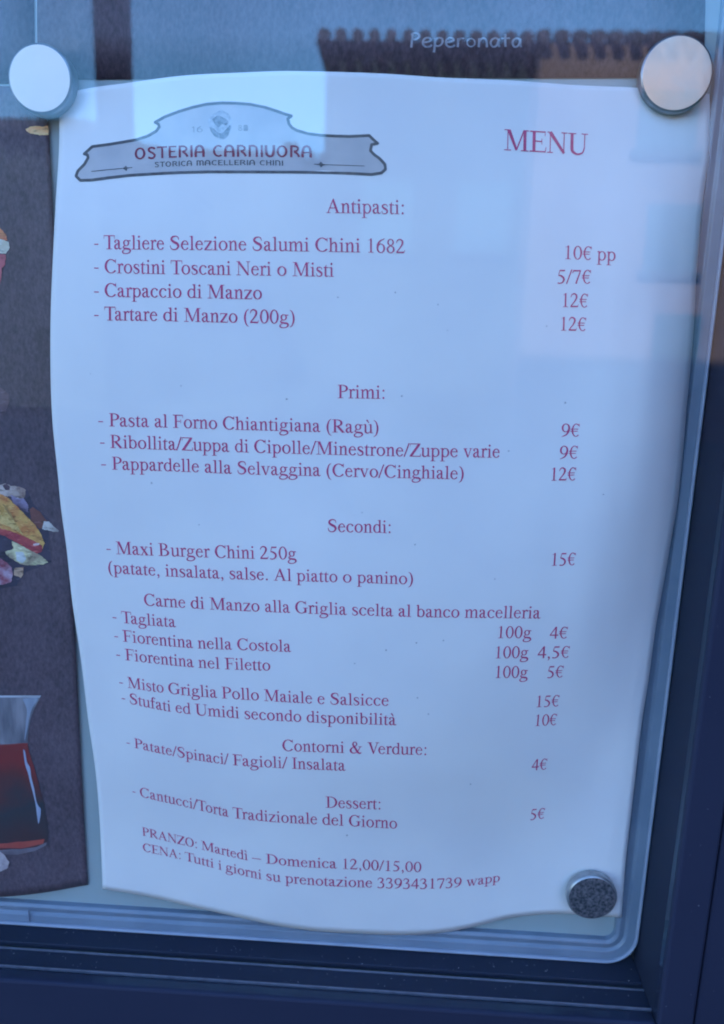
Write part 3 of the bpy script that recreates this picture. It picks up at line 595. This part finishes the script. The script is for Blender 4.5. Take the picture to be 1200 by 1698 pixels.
# ------------------------------------------------------------------ printing on the posters
chalk = mat('chalk_print', (0.20,0.20,0.24), (0.34,0.33,0.37), 700, rough=0.6)
text('poster_lettering', 'Peperonata', [(680,78.5),(760,78.5),(865,79)], chalk, pep, flat(0.35), 34, tab=Hn, off=0.1, kern=False, skew=-0.03)
def photo_print(name, c1, c2, sc):            # photographic look: two tones, darker flecks and pale glints in the print itself
    m = mat(name, c1, c2, sc, rough=0.5, detail=9, lo=0.38, hi=0.62); t = m.node_tree; b = t.nodes['Principled BSDF']
    src = b.inputs['Base Color'].links[0].from_socket; co = next(n for n in t.nodes if n.type == 'TEX_COORD')
    for (s2, lo, hi, col) in ((sc*2.6, 0.55, 0.70, tuple(v*0.30 for v in c1)), (sc*3.7, 0.60, 0.74, tuple(min(1, v*1.3+0.10) for v in c2))):
        n = t.nodes.new('ShaderNodeTexNoise'); n.inputs['Scale'].default_value = s2; n.inputs['Detail'].default_value = 5
        mp = t.nodes.new('ShaderNodeMapping'); mp.inputs['Rotation'].default_value = (0, 0.7, 0); mp.inputs['Scale'].default_value = (0.5, 1, 1.3); mp.inputs['Location'].default_value = (s2*0.01, 0, 0)
        t.links.new(co.outputs['Object'], mp.inputs[0]); t.links.new(mp.outputs[0], n.inputs['Vector'])
        r_ = t.nodes.new('ShaderNodeMapRange'); r_.inputs[1].default_value = lo; r_.inputs[2].default_value = hi; r_.inputs[4].default_value = 0.75
        t.links.new(n.outputs[0], r_.inputs[0])
        mx = t.nodes.new('ShaderNodeMix'); mx.data_type = 'RGBA'; mx.inputs[7].default_value = (*col, 1)
        t.links.new(r_.outputs[0], mx.inputs[0]); t.links.new(src, mx.inputs[6]); src = mx.outputs[2]
    t.links.new(src, b.inputs['Base Color']); return m
def food_shape(name, pts, c1, c2, sc=90, o0=(0,780), s=7.717, off=0.1, sm=True):
    rr = random.Random(len(name)*7+int(off*1000)); P = [(o0[0]+x/s, o0[1]+y/s) for x, y in pts]
    glassy = any(k in name for k in ('glass', 'drink', 'highlight', 'shine'))
    m = mat(name+'_print', c1, c2, sc*2, rough=0.45, detail=7, stretch=(1,1,0.18)) if glassy else photo_print(name+'_print', c1, c2, sc*1.3)
    if not glassy:
        Q = []
        for (x0, y0), (x1, y1) in zip(P, P[1:]+P[:1]):
            k = max(1, int(math.hypot(x1-x0, y1-y0)/3.2))
            for j in range(k): Q.append((x0+(x1-x0)*j/k+rr.uniform(-.7,.7), y0+(y1-y0)*j/k+rr.uniform(-.7,.7)))
        P = Q; sm = False
    return shape(name, P, m, food, h_left, off, sm)
E = lambda pts: [(-40 if x == 0 else x, y) for x, y in pts]
food_shape('printed_shadow', [(-200,150),(340,230),(420,420),(640,640),(620,900),(660,1180),(330,1300),(200,1480),(-200,1560)], (0.045,0.035,0.06), (0.07,0.05,0.08), 120, off=0.08)
food_shape('printed_onion', [(-200,150),(0,190),(60,165),(140,195),(240,205),(330,245),(322,330),(275,390),(190,350),(120,330),(60,330),(-200,280)], (0.28,0.18,0.15), (0.62,0.50,0.44), 160, off=0.18)
food_shape('printed_olive', [(30,190),(80,175),(130,210),(120,250),(70,250)], (0.07,0.04,0.06), (0.14,0.08,0.1), 200, off=0.26)
food_shape('printed_onion_skin', [(130,310),(230,360),(310,360),(365,450),(355,540),(270,500),(180,430)], (0.10,0.05,0.08), (0.30,0.24,0.36), 110, off=0.22)
food_shape('printed_pepper', [(-200,220),(0,300),(90,340),(200,440),(330,580),(450,700),(530,830),(572,930),(545,1010),(470,1050),(380,1010),(250,940),(150,870),(60,830),(-200,740)], (0.55,0.17,0.05), (0.72,0.42,0.12), 220, off=0.30)
food_shape('printed_pepper_flesh', [(-200,380),(0,440),(60,500),(160,620),(250,740),(300,830),(200,760),(60,700),(-200,600)], (0.55,0.30,0.07), (0.78,0.54,0.20), 260, off=0.36)
food_shape('printed_pepper_fold', [(30,420),(90,470),(150,560),(190,650),(140,600),(80,520)], (0.30,0.16,0.06), (0.45,0.26,0.08), 140, off=0.40)
food_shape('printed_pepper_underside', [(-200,680),(0,740),(150,780),(300,840),(430,900),(545,960),(530,1040),(470,1062),(370,1012),(200,915),(60,838),(-200,760)], (0.34,0.04,0.06), (0.55,0.10,0.08), 150, off=0.38)
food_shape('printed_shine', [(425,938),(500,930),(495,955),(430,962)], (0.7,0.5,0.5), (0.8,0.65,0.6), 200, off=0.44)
food_shape('printed_leaf', [(380,500),(420,465),(520,540),(600,650),(570,735),(500,740),(400,645)], (0.17,0.06,0.05), (0.30,0.11,0.09), 130, off=0.22, sm=False)
food_shape('printed_garlic_tip', [(560,650),(620,660),(690,715),(760,770),(740,792),(630,775),(540,750)], (0.55,0.50,0.46), (0.75,0.72,0.68), 120, off=0.26)
food_shape('printed_cheese', [(150,900),(250,950),(400,1020),(540,1100),(620,1175),(560,1200),(400,1215),(270,1205),(180,1150),(80,1080),(70,1040),(170,1000)], (0.38,0.30,0.20), (0.76,0.72,0.42), 170, off=0.34, sm=False)
food_shape('printed_cheese_face', [(200,1040),(300,1050),(330,1130),(290,1190),(210,1150)], (0.48,0.52,0.52), (0.66,0.68,0.66), 170, off=0.38)
food_shape('printed_sausage', [(-200,1080),(0,1120),(70,1170),(150,1240),(162,1350),(140,1430),(60,1460),(-200,1490)], (0.28,0.05,0.08), (0.48,0.34,0.42), 190, off=0.30)
food_shape('printed_crumb', [(180,1250),(300,1240),(290,1330),(270,1372),(180,1340)], (0.36,0.18,0.12), (0.62,0.42,0.28), 170, off=0.26, sm=False)
food_shape('printed_tomato', [(-100,120),(0,160),(40,205),(52,250),(0,262),(-100,250)], (0.50,0.09,0.05), (0.70,0.25,0.10), 150, (0,340), 4.245, 0.2)
food_shape('printed_egg', [(-100,240),(0,240),(58,256),(70,300),(42,345),(0,342),(-100,340)], (0.55,0.50,0.36), (0.78,0.76,0.66), 150, (0,340), 4.245, 0.24)
food_shape('printed_ham', [(-100,345),(0,345),(42,352),(35,420),(12,445),(10,520),(0,560),(-100,560)], (0.30,0.04,0.06), (0.55,0.14,0.16), 150, (0,340), 4.245, 0.22)
food_shape('printed_ham_ghost', [(-100,1290),(0,1285),(60,1330),(66,1390),(40,1450),(0,1480),(-100,1480)], (0.13,0.08,0.10), (0.17,0.10,0.12), 150, (0,340), 4.245, 0.2)
food_shape('printed_bread', [(42,214),(50,210),(60,208.5),(70,210),(80,208),(80.5,224),(66,225),(55,222),(46,220)], (0.88,0.42,0.14), (0.95,0.66,0.34), 200, (0,0), 1.0, 0.2, False)  # small orange blotch at the poster's right edge
# printed glass of red drink
q = (0,1120); k = 3.143
food_shape('printed_glass', [(-120,105),(215,105),(198,138),(178,172),(158,230),(147,290),(145,360),(-120,360)], (0.10,0.10,0.13), (0.30,0.29,0.32), 120, q, k, 0.15, False)
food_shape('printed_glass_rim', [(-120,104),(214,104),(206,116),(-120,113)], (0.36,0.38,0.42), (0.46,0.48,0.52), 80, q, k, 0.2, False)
food_shape('printed_drink', [(-120,352),(144,352),(150,400),(172,460),(200,560),(226,660),(246,760),(252,850),(238,884),(180,912),(90,930),(-120,930)], (0.12,0.018,0.018), (0.24,0.04,0.03), 30, q, k, 0.2, False)
dm = bpy.data.materials['printed_drink_print']; t = dm.node_tree; b = t.nodes['Principled BSDF']     # the printed drink: red at the neck, dark in the belly
z0, z1 = pt(100, 1416, 0.002).z, pt(100, 1232, 0.002).z
co = t.nodes.new('ShaderNodeTexCoord'); sp = t.nodes.new('ShaderNodeSeparateXYZ'); mr = t.nodes.new('ShaderNodeMapRange'); cr = t.nodes.new('ShaderNodeValToRGB'); nz = t.nodes.new('ShaderNodeTexNoise'); nz.inputs['Scale'].default_value = 70; nz.inputs['Detail'].default_value = 6
am = t.nodes.new('ShaderNodeMath'); am.operation = 'MULTIPLY_ADD'; am.inputs[1].default_value = 0.55; am2 = t.nodes.new('ShaderNodeMath'); am2.operation = 'SUBTRACT'; am2.inputs[1].default_value = 0.27
mr.inputs[1].default_value = z0; mr.inputs[2].default_value = z1
t.links.new(co.outputs['Object'], sp.inputs[0]); t.links.new(sp.outputs[2], mr.inputs[0]); t.links.new(co.outputs['Object'], nz.inputs['Vector'])
t.links.new(nz.outputs[0], am.inputs[0]); t.links.new(mr.outputs[0], am.inputs[2]); t.links.new(am.outputs[0], am2.inputs[0]); t.links.new(am2.outputs[0], cr.inputs[0])
e = cr.color_ramp.elements; e[0].position = 0.0; e[0].color = (0.17,0.020,0.025,1); e[1].position = 1.0; e[1].color = (0.23,0.035,0.035,1)
for p_, c_ in ((0.18,(0.06,0.03,0.035,1)),(0.45,(0.04,0.04,0.05,1)),(0.66,(0.12,0.03,0.03,1)),(0.85,(0.22,0.028,0.028,1))):
    x_ = cr.color_ramp.elements.new(p_); x_.color = c_
t.links.new(cr.outputs[0], b.inputs['Base Color'])
food_shape('printed_drink_bed', [(-120,862),(120,866),(232,852),(225,876),(120,900),(-120,900)], (0.34,0.05,0.045), (0.42,0.08,0.06), 60, q, k, 0.26, False)
food_shape('printed_glass_base', [(-120,905),(100,905),(190,893),(244,868),(238,886),(180,914),(90,934),(-120,928)], (0.12,0.09,0.11), (0.20,0.17,0.20), 60, q, k, 0.30, False)
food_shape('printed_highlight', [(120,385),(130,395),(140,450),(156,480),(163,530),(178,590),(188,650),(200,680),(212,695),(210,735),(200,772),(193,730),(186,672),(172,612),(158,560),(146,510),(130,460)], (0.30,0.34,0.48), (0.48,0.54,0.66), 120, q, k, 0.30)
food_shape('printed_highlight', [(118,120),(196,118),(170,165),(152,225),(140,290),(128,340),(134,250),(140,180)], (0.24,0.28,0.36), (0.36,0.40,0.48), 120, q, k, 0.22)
food_shape('printed_mozzarella', [(-100,915),(0,920),(24,935),(47,972),(40,1004),(0,1022),(-100,1022)], (0.42,0.34,0.36), (0.60,0.52,0.52), 160, q, k, 0.34)
# ------------------------------------------------------------------ magnets
steel_edge = mat('magnet_edge', (0.30,0.31,0.33), (0.42,0.43,0.45), 200, rough=0.35, metal=0.7)
def magnet(px, py, r, thick, h0, face_mat, label, tilt=(0,0)):
    c = pt(px, py, h0); e = empty('round_magnet', c, label, 'magnet', 'round magnets pinning the sheets')
    seg = 56
    prof = [(r*0.985, 0.0), (r, 0.0004), (r, thick-0.0007), (r-0.0002, thick-0.00025), (r-0.0007, thick)]
    V = []; Fc = []
    for d, h in prof:
        for i in range(seg): a = 2*math.pi*i/seg; V.append((c.x+d*math.cos(a), c.y-h, c.z+d*math.sin(a)))
    for j in range(len(prof)-1):
        for i in range(seg): Fc.append((j*seg+i, (j+1)*seg+i, (j+1)*seg+(i+1)%seg, j*seg+(i+1)%seg)[::-1])
    Fc.append(tuple(range(seg)))
    mesh_obj('magnet_body', V, Fc, steel_edge if face_mat is steel_worn else steel_side, e, True)
    V = []; Fc = []
    pr = [(r-0.0007, thick), (r-0.0012, thick+0.00003), (r*0.6, thick+0.00012), (r*0.25, thick+0.00016)]
    for d, h in pr:
        for i in range(seg): a = 2*math.pi*i/seg; V.append((c.x+d*math.cos(a), c.y-h, c.z+d*math.sin(a)))
    for j in range(len(pr)-1):
        for i in range(seg): Fc.append((j*seg+i, (j+1)*seg+i, (j+1)*seg+(i+1)%seg, j*seg+(i+1)%seg)[::-1])
    Fc.append(tuple((len(pr)-1)*seg+i for i in range(seg))[::-1])
    mesh_obj('magnet_face', V, Fc, face_mat, e, True)
    for ch in e.children:
        bm = bmesh.new(); bm.from_mesh(ch.data); bmesh.ops.recalc_face_normals(bm, faces=bm.faces)
        f = max(bm.faces, key=lambda q: len(q.verts)); flip = (f.normal.y > 0) if ch.name.startswith('magnet_face') else False
        if flip: bmesh.ops.reverse_faces(bm, faces=bm.faces)
        for q in bm.faces: q.smooth = len(q.verts) < 5
        bm.to_mesh(ch.data); bm.free()
    return e
magnet(79, 140, 0.0101, 0.0056, 0.0022, steel_pale, 'pale round steel magnet at the upper left corner of the menu')
magnet(1114, 130, 0.0107, 0.0044, 0.0022, steel, 'brushed grey round magnet at the upper right corner of the menu')
magnet(978, 1478, 0.0092, 0.0036, 0.0049, steel_worn, 'dark speckled round magnet near the lower right corner of the menu')
# dust lying on the frame and in its track
dust_mat = mat('dust', (0.20,0.21,0.25), (0.36,0.37,0.42), 400, rough=0.9)
bm = bmesh.new(); rd = random.Random(11)
for k in range(150):
    x = rd.uniform(-0.14, xo-0.002); hh = rd.choice([rd.uniform(0.006, 0.0125), rd.uniform(0.0158, 0.023)]); zz = zo-0.00028 if hh < 0.0128 else zo-0.00098
    mt = Matrix.Translation((x, -hh, zz)) @ Matrix.Rotation(rd.uniform(0, 6), 4, 'Z') @ Matrix.Diagonal((rd.uniform(0.5, 2.6), 0.5, 0.5, 1))
    bmesh.ops.create_icosphere(bm, subdivisions=1, radius=rd.uniform(0.00006, 0.00020), matrix=mt)
for k in range(60):
    x = rd.uniform(xo+0.001, xo+0.03); z = rd.uniform(zo, zo+0.3); yy = -fb-0.0003 if x < xo+0.0125 else -fb+0.0008
    mt = Matrix.Translation((x, yy, z)) @ Matrix.Diagonal((rd.uniform(0.6, 1.6), 0.4, rd.uniform(0.6, 1.8), 1))
    bmesh.ops.create_icosphere(bm, subdivisions=1, radius=rd.uniform(0.00005, 0.00012), matrix=mt)
o = bm_obj('dust', bm, dust_mat, case); o['kind'] = 'stuff'
print('sheet width mm', (pt(1152, 500, .006)-pt(84, 500, .012)).length*1000, 'height', (pt(520,119,.016)-pt(600,1548,.013)).length*1000)
